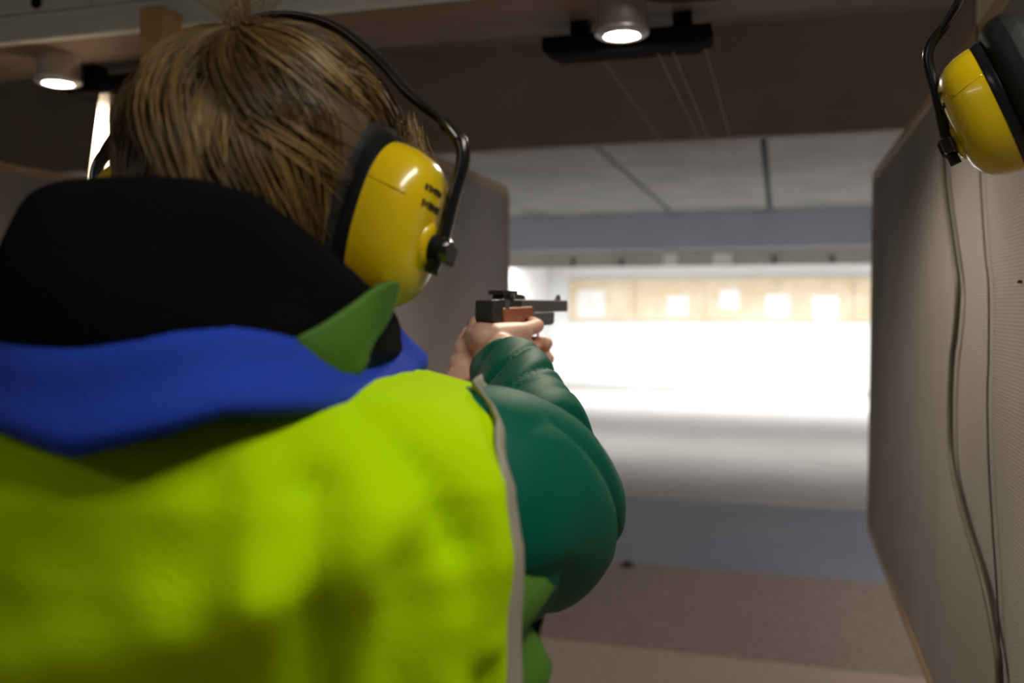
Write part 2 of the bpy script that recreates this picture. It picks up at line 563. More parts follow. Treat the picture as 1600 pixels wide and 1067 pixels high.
# ------------------------------------------------------------------ far end: backstop, targets, plates under the valance
bs = empty('target_backstop', (-1.0, 16.33, -0.30), 'bright wooden backstop boards on the far wall', 'backstop')
xs = [-3.73 + 1.23 * i for i in range(10)]
for i in range(9):
    bx(xs[i] + 0.006, xs[i + 1] - 0.006, 16.32, 16.36, -0.26, 0.48).build('backstop_board', 'osb', bs, bevel=0.004)
for x in (-3.5, -1.25, 0.95, 2.2):
    bx(x - 0.04, x + 0.04, 16.36, 16.40, -0.28, 0.47).build('batten', 'osb', bs)
for (x, z, s, lab) in ((-3.31, 0.04, 0.50, 'large white paper target at the left end of the backstop'),
                       (-1.74, 0.0, 0.36, 'white paper target, second from the left on the backstop'),
                       (-0.85, 0.12, 0.34, 'white paper target, third from the left on the backstop'),
                       (-0.04, 0.0, 0.40, 'white paper target, fourth from the left on the backstop'),
                       (0.75, -0.03, 0.42, 'white paper target beside the right divider edge')):
    t = empty('paper_target', (x, 16.31, z - s / 2), lab, 'target', 'paper targets')
    bx(x - s / 2, x + s / 2, 16.312, 16.318, z - s / 2, z + s / 2).build('sheet', 'paper', t)
    MB().lathe((x, 16.311, z), [(s * 0.10, 0.0), (s * 0.10, -0.002)], 20, 'Y').build('bullseye', 'target_ring', t)
for (x, wd, m_, lab) in ((-1.49, 0.19, 'paper', 'left white plate hanging under the far valance'),
                         (-0.77, 0.26, 'paper', 'right white plate hanging under the far valance')):
    t = empty('lane_plate', (x, 12.96, 0.58), lab, 'plate', 'white plates on the valance')
    bx(x - wd / 2, x + wd / 2, 12.93, 12.95, 0.575, 0.735).build('plate', m_, t, bevel=0.003)
    bx(x - 0.03, x + 0.03, 12.95, 13.0, 0.63, 0.67).build('holder', 'black_metal', t)
for (x, lab) in ((-2.20, 'dark hook on the valance above the backstop, leftmost'), (-2.9, 'dark hook on the valance beside the left wall'),
                 (-0.08, 'dark hook on the valance right of the plates'), (0.67, 'dark hook on the valance nearest the right divider')):
    t = empty('carrier_hook', (x, 12.96, 0.6), lab, 'hook', 'carrier hooks on the valance')
    bx(x - 0.025, x + 0.025, 12.95, 13.0, 0.57, 0.68).build('hook_plate', 'cord_olive', t, bevel=0.004)
    MB().tube(spline([(x, 12.95, 0.62), (x, 12.90, 0.61), (x, 12.88, 0.58), (x, 12.90, 0.565)], 10), 0.012, 8).build('hook_arm', 'cord_olive', t, smooth=True)

# ------------------------------------------------------------------ cords hanging on the right divider
cordp = [(0.262, 1.76, 0.40), (0.262, 1.74, 0.36), (0.262, 1.699, 0.275), (0.262, 1.666, 0.2), (0.262, 1.577, 0.088), (0.262, 1.532, 0.027), (0.262, 1.546, -0.042),
         (0.262, 1.57, -0.084), (0.262, 1.578, -0.166), (0.262, 1.553, -0.244), (0.262, 1.457, -0.304), (0.262, 1.317, -0.359),
         (0.262, 1.236, -0.416), (0.262, 1.211, -0.46), (0.262, 1.19, -0.60), (0.262, 1.185, -0.72)]
tag(MB().tube(spline(cordp, 90), 0.0048, 10).build('hanging_cable', 'cord_olive', smooth='full'), 'thick olive cable hanging in a curve on the right divider', 'cable')
thin = [(0.2655, 1.45, 0.403), (0.2655, 1.42, 0.30), (0.2655, 1.404, 0.189), (0.2655, 1.385, 0.13), (0.2655, 1.359, 0.067), (0.2655, 1.335, 0.023), (0.2655, 1.326, -0.07),
        (0.2655, 1.329, -0.121), (0.2655, 1.313, -0.204), (0.2655, 1.287, -0.275), (0.2655, 1.25, -0.364), (0.2655, 1.223, -0.465), (0.2655, 1.2, -0.6)]
tag(MB().tube(spline(thin, 70), 0.0013, 8).build('thin_string', 'thin_cord', smooth='full'), 'thin dark string hanging beside the thick cable', 'string')
tag(MB().lathe((0.272, 1.19, 0.028), [(0.0022, 0), (0.0022, -0.004), (0.001, -0.005)], 10, 'X').build('nail_head', 'bracket_brown'),
    'tiny dark nail head in the right divider fabric', 'nail')


# ------------------------------------------------------------------ ear defenders
def superdome(mb, c, M, ry, rz, x0, x1, rn=5, n=40, e=2.4, flat=0.72):
    """oval dome from x0 (rim) out to x1 (outer face), local x outward"""
    rows = []
    prof = [(x0, 1.0), (x0 + (x1 - x0) * 0.30, 0.985), (x0 + (x1 - x0) * 0.52, 0.95), (x0 + (x1 - x0) * 0.70, 0.885), (x0 + (x1 - x0) * 0.84, 0.79),
            (x0 + (x1 - x0) * 0.94, 0.65), (x0 + (x1 - x0) * 0.985, 0.48), (x1, 0.25), (x1, 0.02)]
    for (x, k) in prof:
        row = []
        for i in range(n):
            t = 2 * PI * i / n
            cy, cz = math.cos(t), math.sin(t)
            py = math.copysign(abs(cy) ** (2 / e), cy) * ry * k
            pz = math.copysign(abs(cz) ** (2 / e), cz) * rz * k
            row.append(Vector(c) + M @ Vector((x, py, pz)))
        rows.append(row)
    mb.grid(rows, closed_u=True)
    return mb


def ear_muff(name, C, M, span, tiltR, tiltL, label, hz_r=-0.012, hz_l=-0.012, top=0.135, bend=0.075, text=True):
    """C centre between the cups, M orientation (x to the wearer's right); cups at +-span"""
    C = Vector(C)
    o = empty(name, C, label, 'ear defenders', 'yellow ear defenders')
    ends = []
    for s, tl, hz in ((1, tiltR, hz_r), (-1, tiltL, hz_l)):
        Mc = M @ Matrix.Rotation(s * tl, 3, 'Y')
        if s < 0:
            Mc = Mc @ Matrix.Rotation(PI, 3, 'Z')
        cc = C + M @ Vector((s * span, 0, 0))
        cup = superdome(MB(), cc, Mc, 0.041, 0.055, 0.0, 0.045).build('ear_cup', 'muff_yellow', o, smooth='full')
        # moulded step line round the cup
        rows = []
        for (x, k) in ((0.0, 1.0), (0.003, 1.025), (0.007, 1.025), (0.010, 0.995)):
            rows.append([cc + Mc @ Vector((x, math.copysign(abs(math.cos(t)) ** 0.83, math.cos(t)) * 0.041 * k,
                                           math.copysign(abs(math.sin(t)) ** 0.83, math.sin(t)) * 0.055 * k)) for t in np.linspace(0, 2 * PI, 48, endpoint=False)])
        MB().grid(rows, closed_u=True).build('cup_rim', 'muff_plastic', cup, smooth='full')
        # raised boss and seam ridge
        MB().lathe(cc + Mc @ Vector((0.0415, 0.0, hz)), [(0.016, 0.0), (0.015, 0.004), (0.012, 0.006)], 24, 'X', Mc).build('pivot_boss', 'muff_yellow', cup, smooth=True)
        # moulded line on the rear of the cup, running outwards
        sp = []
        for x, k_ in ((0.011, 0.988), (0.017, 0.968), (0.0235, 0.950), (0.030, 0.900), (0.035, 0.84)):
            zz = 0.023 - (x - 0.011) * 0.2
            yk = 0.041 * k_ * (1 - (zz / (0.055 * k_)) ** 2.4) ** (1 / 2.4)
            sp.append(cc + Mc @ Vector((x, -s * (yk - 0.0004), zz)))
        MB().tube(spline(sp, 12), 0.0009, 6).build('moulding_line', 'muff_yellow', cup, smooth='full')
        # cushion: fat ring
        rows = []
        for a in np.linspace(0, 2 * PI, 15, endpoint=False):
            row = []
            for t in np.linspace(0, 2 * PI, 48, endpoint=False):
                rr = 1.0 + 0.22 * (math.cos(a) - 0.55)
                cy, cz = math.cos(t), math.sin(t)
                row.append(cc + Mc @ Vector((-0.0165 + 0.0180 * math.sin(a), math.copysign(abs(cy) ** 0.85, cy) * 0.047 * rr, math.copysign(abs(cz) ** 0.85, cz) * 0.062 * rr)))
            rows.append(row)
        rows.append(rows[0])
        MB().grid(rows, closed_u=True).build('ear_cushion', 'muff_cushion', cup, smooth='full')
        # two short lines of moulded print on the outer face
        if text:
            kk = [0.02, 0.25, 0.48, 0.65, 0.79, 0.885, 0.95]
            xx = [0.045, 0.045, 0.0443, 0.0423, 0.0378, 0.0315, 0.0234]
            for zz, y0_, n_ in ((0.027, 0.004, 6), (0.017, 0.002, 7)):
                for j in range(n_):
                    yy = y0_ + j * 0.0034
                    kq = ((yy / 0.041) ** 2.4 + (zz / 0.055) ** 2.4) ** (1 / 2.4)
                    q = cc + Mc @ Vector((float(np.interp(kq, kk, xx)) + 0.0002, -s * yy, zz))
                    MB().box(q, (0.0012, 0.0021, 0.0042 if (j * 7 + n_) % 3 else 0.0028), Mc).build('print_mark', 'ink', cup)
        pv = cc + Mc @ Vector((0.047, 0, hz))
        MB().lathe(pv, [(0.0085, -0.002), (0.0085, 0.010), (0.0065, 0.013)], 20, 'X', Mc).build('pivot_knob', 'muff_plastic', o, smooth=True)
        MB().box(pv + Mc @ Vector((0.006, 0.012, -0.001)), (0.009, 0.016, 0.013), Mc).build('slide_clamp', 'muff_plastic', o, bevel=0.002)
        ends.append((pv, Mc))
    # band: rod on each side, flat wide band over the top
    (pr, Mr), (pl_, Ml) = ends
    loc = lambda q: M.transposed() @ (q - C)
    ar, al = loc(pr), loc(pl_)
    xo = ar.x + 0.006
    xl = al.x - 0.006
    zt = top / 0.150
    side = lambda a, x, sg: [(x - sg * 0.006, a.y, a.z - 0.017), (x, a.y, a.z), (x + sg * 0.007, a.y, 0.016 * zt), (x + sg * 0.012, a.y, 0.038 * zt),
                             (x + sg * 0.010, a.y, 0.052 * zt), (x - sg * 0.002, a.y, 0.066 * zt)]
    pr_pts = side(ar, xo, 1)
    pl_pts = side(al, xl, -1)
    mid = [(xo * 0.80, ar.y, 0.086 * zt), (xo * 0.60, ar.y, 0.114 * zt), (xo * 0.33, ar.y, 0.140 * zt), (0, ar.y, top),
           (xl * 0.33, al.y, 0.140 * zt), (xl * 0.60, al.y, 0.114 * zt), (xl * 0.80, al.y, 0.086 * zt)]
    for pts in (pr_pts, pl_pts):
        MB().tube([C + M @ Vector(q) for q in spline(pts, 26)], 0.0046, 12).build('band_rod', 'muff_plastic', o, smooth='full')
    full = [pr_pts[-2], pr_pts[-1]] + mid + [pl_pts[-1], pl_pts[-2]]
    sp = spline(full, 60)
    rad = [0.0046 + 0.0064 * min(1, min(i, 59 - i) / 9) for i in range(60)]
    bpts = [C + M @ Vector(q) for q in sp]
    MB().tube(bpts, rad, 14, flat=(1.0, 0.36), up=M @ Vector((0, 1, 0))).build('headband', 'muff_plastic', o, smooth='full')
    return o


# ------------------------------------------------------------------ the shooter
CX, CY = -0.31, 0.50
ZT = [-0.80, -0.62, -0.45, -0.30, -0.20, -0.13, -0.093, -0.068, -0.051, -0.043, -0.037]
AT = [0.180, 0.172, 0.166, 0.170, 0.175, 0.176, 0.168, 0.152, 0.128, 0.098, 0.070]
BT = [0.130, 0.112, 0.100, 0.112, 0.138, 0.155, 0.153, 0.142, 0.127, 0.105, 0.080]


def torso(th, z, off=0.0, front=0.85):
    """th from the back (0), + towards +x; returns a point on the torso at height z"""
    a = np.interp(z, ZT, AT) + off
    b = np.interp(z, ZT, BT) + off
    e = 0.86
    s, c = math.sin(th), math.cos(th)
    x = math.copysign(abs(s) ** e, s) * a
    y = math.copysign(abs(c) ** e, c) * b
    if c < 0:
        y *= front
    return np.array((CX + x, CY - y, z))


def ridge(th, z, p, q, amp, wd):
    """soft ridge along the segment p-q in (theta * 0.16, z) metres"""
    k = 0.16
    P_ = np.array((p[0] * k, p[1]))
    Q_ = np.array((q[0] * k, q[1]))
    X_ = np.array((th * k, z))
    d = Q_ - P_
    t = np.clip(((X_ - P_) @ d) / (d @ d), 0, 1)
    r_ = np.linalg.norm(X_ - P_ - d * t)
    return amp * math.exp(-(r_ / wd) ** 2) * (0.35 + 0.65 * math.sin(PI * min(max(t, 0.08), 0.92)))


D = R
FOLDS = [((D(64), -0.075), (D(12), -0.150), 0.014, 0.020), ((D(12), -0.150), (D(-25), -0.195), 0.013, 0.022),
         ((D(72), -0.06), (D(66), -0.17), 0.012, 0.014), ((D(52), -0.052), (D(60), -0.115), -0.014, 0.011),
         ((D(44), -0.08), (D(36), -0.26), 0.008, 0.013), ((D(35), -0.085), (D(32), -0.30), -0.012, 0.008), ((D(25), -0.08), (D(24), -0.2), 0.008, 0.010),
         ((D(58), -0.16), (D(50), -0.34), 0.010, 0.013), ((D(20), -0.18), (D(5), -0.33), -0.011, 0.018),
         ((D(-10), -0.09), (D(-40), -0.15), 0.012, 0.018), ((D(28), -0.21), (D(-20), -0.29), 0.008, 0.016),
         ((D(-5), -0.22), (D(-60), -0.28), -0.012, 0.022), ((D(66), -0.19), (D(70), -0.34), -0.007, 0.009)]


def vest_point(th, z):
    off = 0.006
    t = (th + PI) % (2 * PI) - PI
    for f in FOLDS:
        off += ridge(t, z, *f)
    off += 0.0012 * math.sin(t * 23 + z * 40) * math.sin(z * 60)
    return torso(th, z, off)


# the body: one continuous surface grown from overlapping volumes
B = MB()
HC = Vector((-0.324, 0.532, 0.078))        # cranium centre
B.ball(HC, (0.068, 0.096, 0.098), 28, 20)
B.ball(HC + Vector((0, 0.002, 0.030)), (0.075, 0.092, 0.064), 28, 18)     # parietal width
B.ball(HC + Vector((0, 0.030, -0.055)), (0.058, 0.066, 0.075), 24, 16)     # face
B.ball(HC + Vector((0, 0.052, -0.108)), (0.040, 0.038, 0.030), 20, 14)     # jaw
B.ball(HC + Vector((0, 0.086, -0.010)), (0.045, 0.012, 0.010), 16, 10)     # brow
B.capsule(HC + Vector((0, 0.094, -0.018)), HC + Vector((0, 0.112, -0.052)), 0.0075, 0.0120)   # nose
for s in (-1, 1):
    B.ball(HC + Vector((s * 0.010, 0.104, -0.054)), (0.008, 0.009, 0.007), 12, 8)
    B.ball(HC + Vector((s * 0.036, 0.070, -0.050)), (0.020, 0.018, 0.018), 14, 10)            # cheek
    B.ball(HC + Vector((s * 0.068, 0.010, -0.035)), (0.010, 0.020, 0.032), 16, 12)            # ear
B.capsule(HC + Vector((-0.014, 0.094, -0.082)), HC + Vector((0.014, 0.094, -0.082)), 0.007, 0.007)   # mouth
B.ball(HC + Vector((0, 0.086, -0.118)), (0.017, 0.013, 0.013), 14, 10)      # chin
B.capsule((-0.325, 0.515, 0.03), (-0.315, 0.49, -0.10), 0.056, 0.064)       # neck
rows = []
for z in np.linspace(-0.80, -0.03, 30):
    rows.append([Vector(torso(t, z, -0.022)) for t in np.linspace(0, 2 * PI, 40, endpoint=False)])
g = MB().grid(rows, closed_u=True)
g.f.append(tuple(range(40)))
g.f.append(tuple(range(29 * 40, 30 * 40)))
B.add(g.v, g.f)
SH_R, EL_R, WR_R = Vector((-0.186, 0.540, -0.128)), Vector((-0.196, 0.765, -0.172)), Vector((-0.302, 0.985, -0.058))
SH_L, EL_L, WR_L = Vector((-0.434, 0.540, -0.128)), Vector((-0.465, 0.775, -0.190)), Vector((-0.348, 0.975, -0.104))
for a, b, c in ((SH_R, EL_R, WR_R), (SH_L, EL_L, WR_L)):
    B.capsule(a, b, 0.055, 0.040)
    B.capsule(b, b.lerp(c, 0.4), 0.040, 0.040)
    B.capsule(b.lerp(c, 0.4), c, 0.040, 0.026)
for s in (-1, 1):
    hip, kn, an = Vector((CX + s * 0.085, CY + 0.01, -0.62)), Vector((CX + s * 0.11, CY + 0.03 + 0.05 * s, -1.00)), Vector((CX + s * 0.125, CY + 0.01 + 0.08 * s, -1.36))
    B.capsule(hip, kn, 0.085, 0.056)
    B.capsule(kn, kn.lerp(an, 0.35), 0.054, 0.056)
    B.capsule(kn.lerp(an, 0.35), an, 0.056, 0.036)
    B.capsule(an + Vector((0, -0.01, -0.03)), an + Vector((0.02 * s, 0.13, -0.045)), 0.034, 0.026)

# ---- gun frame: s forward, r right, z up from the rear of the receiver
GA, GB_ = Vector((-0.327, 0.990, 0.0)), Vector((-0.296, 1.250, 0.0))
gdir = (GB_ - GA).normalized()
grt = Vector((gdir.y, -gdir.x, 0))


def G(s, r, z):
    return GA + gdir * s + grt * r + Vector((0, 0, z))


def finger(pts, r0, r1):
    n = len(pts)
    for i in range(n - 1):
        ra = r0 + (r1 - r0) * i / (n - 1)
        rb = r0 + (r1 - r0) * (i + 1) / (n - 1)
        B.capsule(G(*pts[i]), G(*pts[i + 1]), ra, rb, 12)


# right hand: back of the hand on the right side of the grip, web high under the slide
B.capsule(WR_R, G(0.018, 0.014, -0.058), 0.026, 0.025)
B.capsule(G(0.010, 0.006, -0.040), G(0.052, 0.024, -0.034), 0.021, 0.015)
B.capsule(G(0.006, 0.010, -0.058), G(0.052, 0.027, -0.054), 0.022, 0.015)
B.capsule(G(0.004, 0.010, -0.074), G(0.050, 0.026, -0.074), 0.020, 0.014)
B.capsule(G(0.004, -0.002, -0.036), G(0.012, -0.014, -0.030), 0.018, 0.013)       # web
for i, (z, ln) in enumerate(((-0.0385, 1.0), (-0.051, 1.05), (-0.075, 1.0), (-0.091, 0.85))):
    if i == 0:
        finger([(0.054, 0.028, -0.030), (0.098, 0.028, -0.025), (0.116, 0.014, -0.022), (0.112, 0.000, -0.022)], 0.0100, 0.0078)
    else:
        finger([(0.055, 0.031, z), (0.078 * ln + 0.012, 0.026, z - 0.002), (0.096 * ln + 0.004, 0.006, z - 0.003), (0.088, -0.018, z - 0.003), (0.066, -0.024, z - 0.002)], 0.0102, 0.0080)
finger([(0.006, -0.012, -0.036), (0.032, -0.024, -0.024), (0.058, -0.025, -0.020), (0.080, -0.024, -0.019)], 0.0125, 0.0088)
# left hand: palm on the left side, fingers wrapped over the right ones
B.capsule(WR_L, G(0.022, -0.030, -0.082), 0.026, 0.024)
B.capsule(G(0.018, -0.029, -0.052), G(0.070, -0.038, -0.048), 0.017, 0.014)
B.capsule(G(0.012, -0.031, -0.070), G(0.068, -0.040, -0.066), 0.018, 0.014)
B.capsule(G(0.012, -0.032, -0.088), G(0.064, -0.038, -0.086), 0.017, 0.013)
for i, (z, ln) in enumerate(((-0.046, 0.95), (-0.065, 1.0), (-0.083, 0.97), (-0.099, 0.85))):
    finger([(0.070, -0.040, z + 0.003), (0.106 * ln, -0.034, z), (0.121 * ln, -0.004, z - 0.001), (0.112 * ln, 0.028, z - 0.001), (0.088 * ln, 0.046, z)], 0.0105, 0.0082)
finger([(0.012, -0.030, -0.052), (0.048, -0.040, -0.036), (0.078, -0.042, -0.031), (0.100, -0.036, -0.030)], 0.0130, 0.0090)

me = bpy.data.meshes.new('body_raw')
me.from_pydata(B.v, [], B.f)
tmp = bpy.data.objects.new('body_raw', me)
COL.objects.link(tmp)
rm = tmp.modifiers.new('remesh', 'REMESH')
rm.mode = 'VOXEL'
rm.voxel_size = 0.0030
sm = tmp.modifiers.new('smooth', 'SMOOTH')
sm.factor = 0.5
sm.iterations = 3
dg = bpy.context.evaluated_depsgraph_get()
body_me = bpy.data.meshes.new_from_object(tmp.evaluated_get(dg))
bpy.data.objects.remove(tmp)
body_me.name = 'person'
PO = Vector((CX, CY, ZF))
co = np.empty(len(body_me.vertices) * 3)
body_me.vertices.foreach_get('co', co)
co = co.reshape(-1, 3) - np.array(PO)
body_me.vertices.foreach_set('co', co.ravel())
body_me.update()
body_me.materials.clear()
body_me.materials.append(MATS['skin'])
body_me.polygons.foreach_set('use_smooth', [True] * len(body_me.polygons))
person = bpy.data.objects.new('person', body_me)
COL.objects.link(person)
person.location = (PO.x, PO.y, PO.z + H + 0.018 + 0.024)
PZ = 0.018 + 0.024 - 0.042                  # clothes use absolute coordinates through build()
person.location.z = PO.z + H
tag(person, 'person in lime vest and green sleeves, aiming a pistol with both hands, seen from behind', 'person')

for s in (-1, 1):
    ec = HC + Vector((s * 0.030, 0.083, -0.024))
    e = MB().ball(ec, (0.0115, 0.0115, 0.0115), 16, 12).build('eye', 'eye_white', person, smooth='full')
    MB().ball(ec + Vector((0, 0.0085, 0)), (0.0050, 0.0035, 0.0050), 12, 8).build('iris', 'iris', e, smooth='full')
MB().ball(HC + Vector((0, 0.1005, -0.0825)), (0.020, 0.004, 0.005), 16, 10).build('lips', 'lip', person, smooth='full')

# ---- trousers and shoes
rows = []
for z in np.linspace(-0.86, -0.55, 10):
    rows.append([Vector(torso(t, max(z, -0.8), -0.006)) + Vector((0, 0, z - max(z, -0.8))) for t in np.linspace(0, 2 * PI, 40, endpoint=False)])
TR = MB().grid(rows, closed_u=True)
for s in (-1, 1):
    hip, kn, an = Vector((CX + s * 0.09, CY + 0.01, -0.70)), Vector((CX + s * 0.11, CY + 0.03 + 0.05 * s, -1.00)), Vector((CX + s * 0.125, CY + 0.01 + 0.08 * s, -1.385))
    TR.tube(spline([hip, kn, an], 26), [0.098 - 0.028 * min(1, i / 14) + 0.002 * math.sin(i * 1.7) for i in range(26)], 28)
TR.build('trousers', 'trouser', person, smooth='full')
for s in (-1, 1):
    an = Vector((CX + s * 0.125, CY + 0.01 + 0.08 * s, ZF + 0.018))
    rows = []
    for (yy, wd, hh) in ((-0.065, 0.020, 0.05), (-0.055, 0.036, 0.085), (-0.02, 0.040, 0.105), (0.03, 0.040, 0.098), (0.08, 0.044, 0.07), (0.13, 0.048, 0.055), (0.17, 0.042, 0.045), (0.195, 0.022, 0.03)):
        row = []
        for k in range(16):
            t = 2 * PI * k / 16
            c_, s_ = math.cos(t), math.sin(t)
            row.append(an + Vector((math.copysign(abs(c_) ** 0.6, c_) * wd, yy, hh / 2 + math.copysign(abs(s_) ** 0.6, s_) * hh / 2)))
        rows.append(row)
    g = MB().grid(rows, closed_u=True)
    g.f += [tuple(range(16)), tuple(range(7 * 16, 8 * 16))]
    sh = g.build('shoe', 'shoe_black', person, smooth=True)
    MB().prism([(-0.047 + 0, -0.066), (0.047, -0.066), (0.051, 0.13), (0.03, 0.2), (-0.03, 0.2), (-0.051, 0.13)], lambda a, b, k: (an.x + a, an.y + b, an.z + 0.016 * k)).build('sole', 'rubber', sh)

# ---- jacket torso (lime) under the vest
NT = 72
rows = []
for z in np.linspace(-0.66, -0.040, 60):
    row = []
    for t in np.linspace(0, 2 * PI, NT, endpoint=False):
        off = -0.007 + 0.004 * math.sin(z * 70 + 2 * math.sin(t * 2)) * max(0, math.sin(t)) + 0.010 * math.exp(-((t - 1.62) / 0.35) ** 2) * max(0, min(1, (-0.12 - z) / 0.05)) \
            + 0.006 * math.exp(-((t - 1.7) / 0.3) ** 2) * math.sin(z * 115 + 1.5)
        row.append(torso(t, z, off))
    rows.append(row)
jacket = MB().grid(rows, closed_u=True).build('jacket', 'jacket_lime', person, smooth='full')
tag(jacket, 'lime green jacket body under the vest')


def crease(x):
    """broad rounded swell broken by a narrow sharp valley"""
    q = abs(math.sin(x))
    return 1.0 - 1.7 * (1 - q) ** 3.2 - 0.35 * math.sin(x * 0.7)


def sleeve(sh, el, cu, rs, seed, detail):
    inx = 1 if sh.x < CX else -1
    pts = spline([sh + Vector((inx * 0.07, -0.055, 0.006)), sh + Vector((inx * 0.012, -0.020, 0.004)), sh, sh.lerp(el, 0.5) + Vector((0.004, 0, -0.004)), el, el.lerp(cu, 0.45) + Vector((0.006, 0, 0.0)), cu], 190)
    pts = [Vector(q) for q in pts]
    n, m = len(pts), 120
    rows = []
    prev = Vector((0, 0, 1))
    rd = random.Random(seed)
    for i, p in enumerate(pts):
        u = i / (n - 1)
        t = (pts[min(i + 1, n - 1)] - pts[max(i - 1, 0)]).normalized()
        nr = (Vector((0, 0, 1)) - t * t.z).normalized()
        bi = t.cross(nr)
        base = np.interp(u, [0, 0.25, 0.42, 0.60, 0.68, 0.80, 0.92, 1.0], rs) * (1 if u > 0.12 else (0.55 + 0.45 * math.sin(u / 0.12 * PI / 2)))
        row = []
        for k in range(m):
            a = 2 * PI * k / m
            up = math.cos(a)                  # 1 on top
            sd = math.sin(a)
            d = 0.0
            # creases gathered at the wrist, fanning out from the thumb side
            ww = math.exp(-((u - 0.92) / 0.07) ** 2)
            d += 0.0042 * ww * (0.55 + 0.45 * up) * crease(u * 46 + 2.2 * sd + 0.9 * math.sin(a + 0.6))
            # deep folds in the bend of the elbow
            we = math.exp(-((u - 0.79) / 0.075) ** 2)
            d += 0.0070 * we * (0.6 + 0.4 * up) * crease(u * 30 + 1.7 * sd - 1.1 * up + 0.4)
            wi = math.exp(-((u - 0.64) / 0.07) ** 2)
            d += 0.0070 * wi * (0.55 + 0.45 * math.cos(a - 0.9)) * crease(u * 34 - 1.3 * sd + 1.3 * up)
            # long folds along the upper arm
            wl = math.exp(-((u - 0.45) / 0.17) ** 2)
            d += 0.0058 * wl * crease(a * 2.5 + u * 6.0 + 0.7 * math.sin(u * 15) + 0.8)
            d += 0.0012 * math.sin(a * 4 + u * 27) * math.sin(u * 19 + a)
            r_ = base + d * detail
            row.append(p + nr * (r_ * up) + bi * (-r_ * sd))
        rows.append(row)
    # turn the hem inwards
    c = pts[-1]
    rows.append([c + (q - c) * 0.93 - (pts[-1] - pts[-2]).normalized() * 0.002 for q in rows[-1]])
    rows.append([c + (q - c) * 0.88 - (pts[-1] - pts[-2]).normalized() * 0.020 for q in rows[-3]])
    sv = MB().grid(rows, closed_u=True).build('sleeve', 'sleeve_green', jacket, smooth='full')
    # dark elastic cuff inside the hem
    tdir = (pts[-1] - pts[-4]).normalized()
    rr = []
    for (d_, k_) in ((-0.016, 0.86), (-0.004, 0.90), (0.003, 0.92), (0.005, 0.88), (0.002, 0.84), (-0.016, 0.82)):
        rr.append([c + (q - c) * k_ + tdir * d_ for q in rows[n - 1]])
    MB().grid(rr, closed_u=True).build('cuff', 'rubber', jacket, smooth='full')
    return sv


CU_R = Vector((-0.287, 0.955, -0.071))
CU_L = Vector((-0.372, 0.930, -0.126))
sleeve(SH_R, EL_R, CU_R, [0.070, 0.074, 0.076, 0.068, 0.062, 0.054, 0.046, 0.0410], 3, 1.0)
sleeve(SH_L, EL_L, CU_L, [0.070, 0.074, 0.076, 0.068, 0.062, 0.054, 0.046, 0.0410], 5, 1.0)

# ---- high visibility vest with bound armholes
TB, TFR = R(76), R(118)                    # armhole from TB (rear edge) to TFR (front edge)
ths = list(np.linspace(-TB, TB, 61)) + list(np.linspace(TB, TFR, 9))[1:] + list(np.linspace(TFR, 2 * PI - TFR, 41))[1:] + list(np.linspace(2 * PI - TFR, 2 * PI - TB, 9))[1:-1]
zs = list(np.linspace(-0.74, -0.36, 24)) + list(np.linspace(-0.36, -0.052, 70))[1:] + list(np.linspace(-0.052, -0.038, 9))[1:]
ZA = -0.052                                # top of the armhole


def warp(t, z):
    """the armhole closes towards the shoulder crest"""
    q = min(1.0, max(0.0, (z + 0.105) / 0.055)) ** 1.4
    tb, tf = TB + R(20) * q, TFR - R(8) * q
    tt = t if t <= PI else t - 2 * PI
    a = abs(tt)
    if a <= TB:
        a2 = a * tb / TB
    elif a <= TFR:
        a2 = tb + (a - TB) * (tf - tb) / (TFR - TB)
    else:
        a2 = tf + (a - TFR) * (PI - tf) / (PI - TFR)
    return math.copysign(a2, tt)


rows = [[vest_point(warp(t, z), z) for t in ths] for z in zs]


def vmask(j, i):
    t = (ths[i] + ths[(i + 1) % len(ths)]) / 2
    if i == len(ths) - 1:
        t = ths[i] + 0.02
    z = (zs[j] + zs[j + 1]) / 2
    tt = t if t < PI else t - 2 * PI
    if TB < abs(tt) < TFR and -0.40 < z < -0.052:
        return False
    return True


vest = MB().grid(rows, closed_u=True, mask=vmask)
vo = vest.build('vest', 'vest_fabric', person, smooth='full')
sl = vo.modifiers.new('thick', 'SOLIDIFY')
sl.thickness = 0.002
sl.offset = -1
tag(vo, 'bright lime high visibility vest')
for s in (1, -1):
    loop, ups = [], []
    for z in np.linspace(-0.40, ZA, 60):
        loop.append(Vector(vest_point(warp(s * TB, z), z)))
    for t in np.linspace(TB, TFR, 14)[1:]:
        loop.append(Vector(vest_point(warp(s * t, ZA), ZA)))
    for z in np.linspace(ZA, -0.40, 60)[1:]:
        loop.append(Vector(vest_point(warp(s * TFR, z), z)))
    for q in loop:
        d = Vector((q.x - CX, q.y - CY, 0.0))
        ups.append(d.normalized())
    MB().tube(loop, 0.0042, 12, flat=(0.5, 2.1), up=ups).build('binding', 'binding', vo, smooth='full')

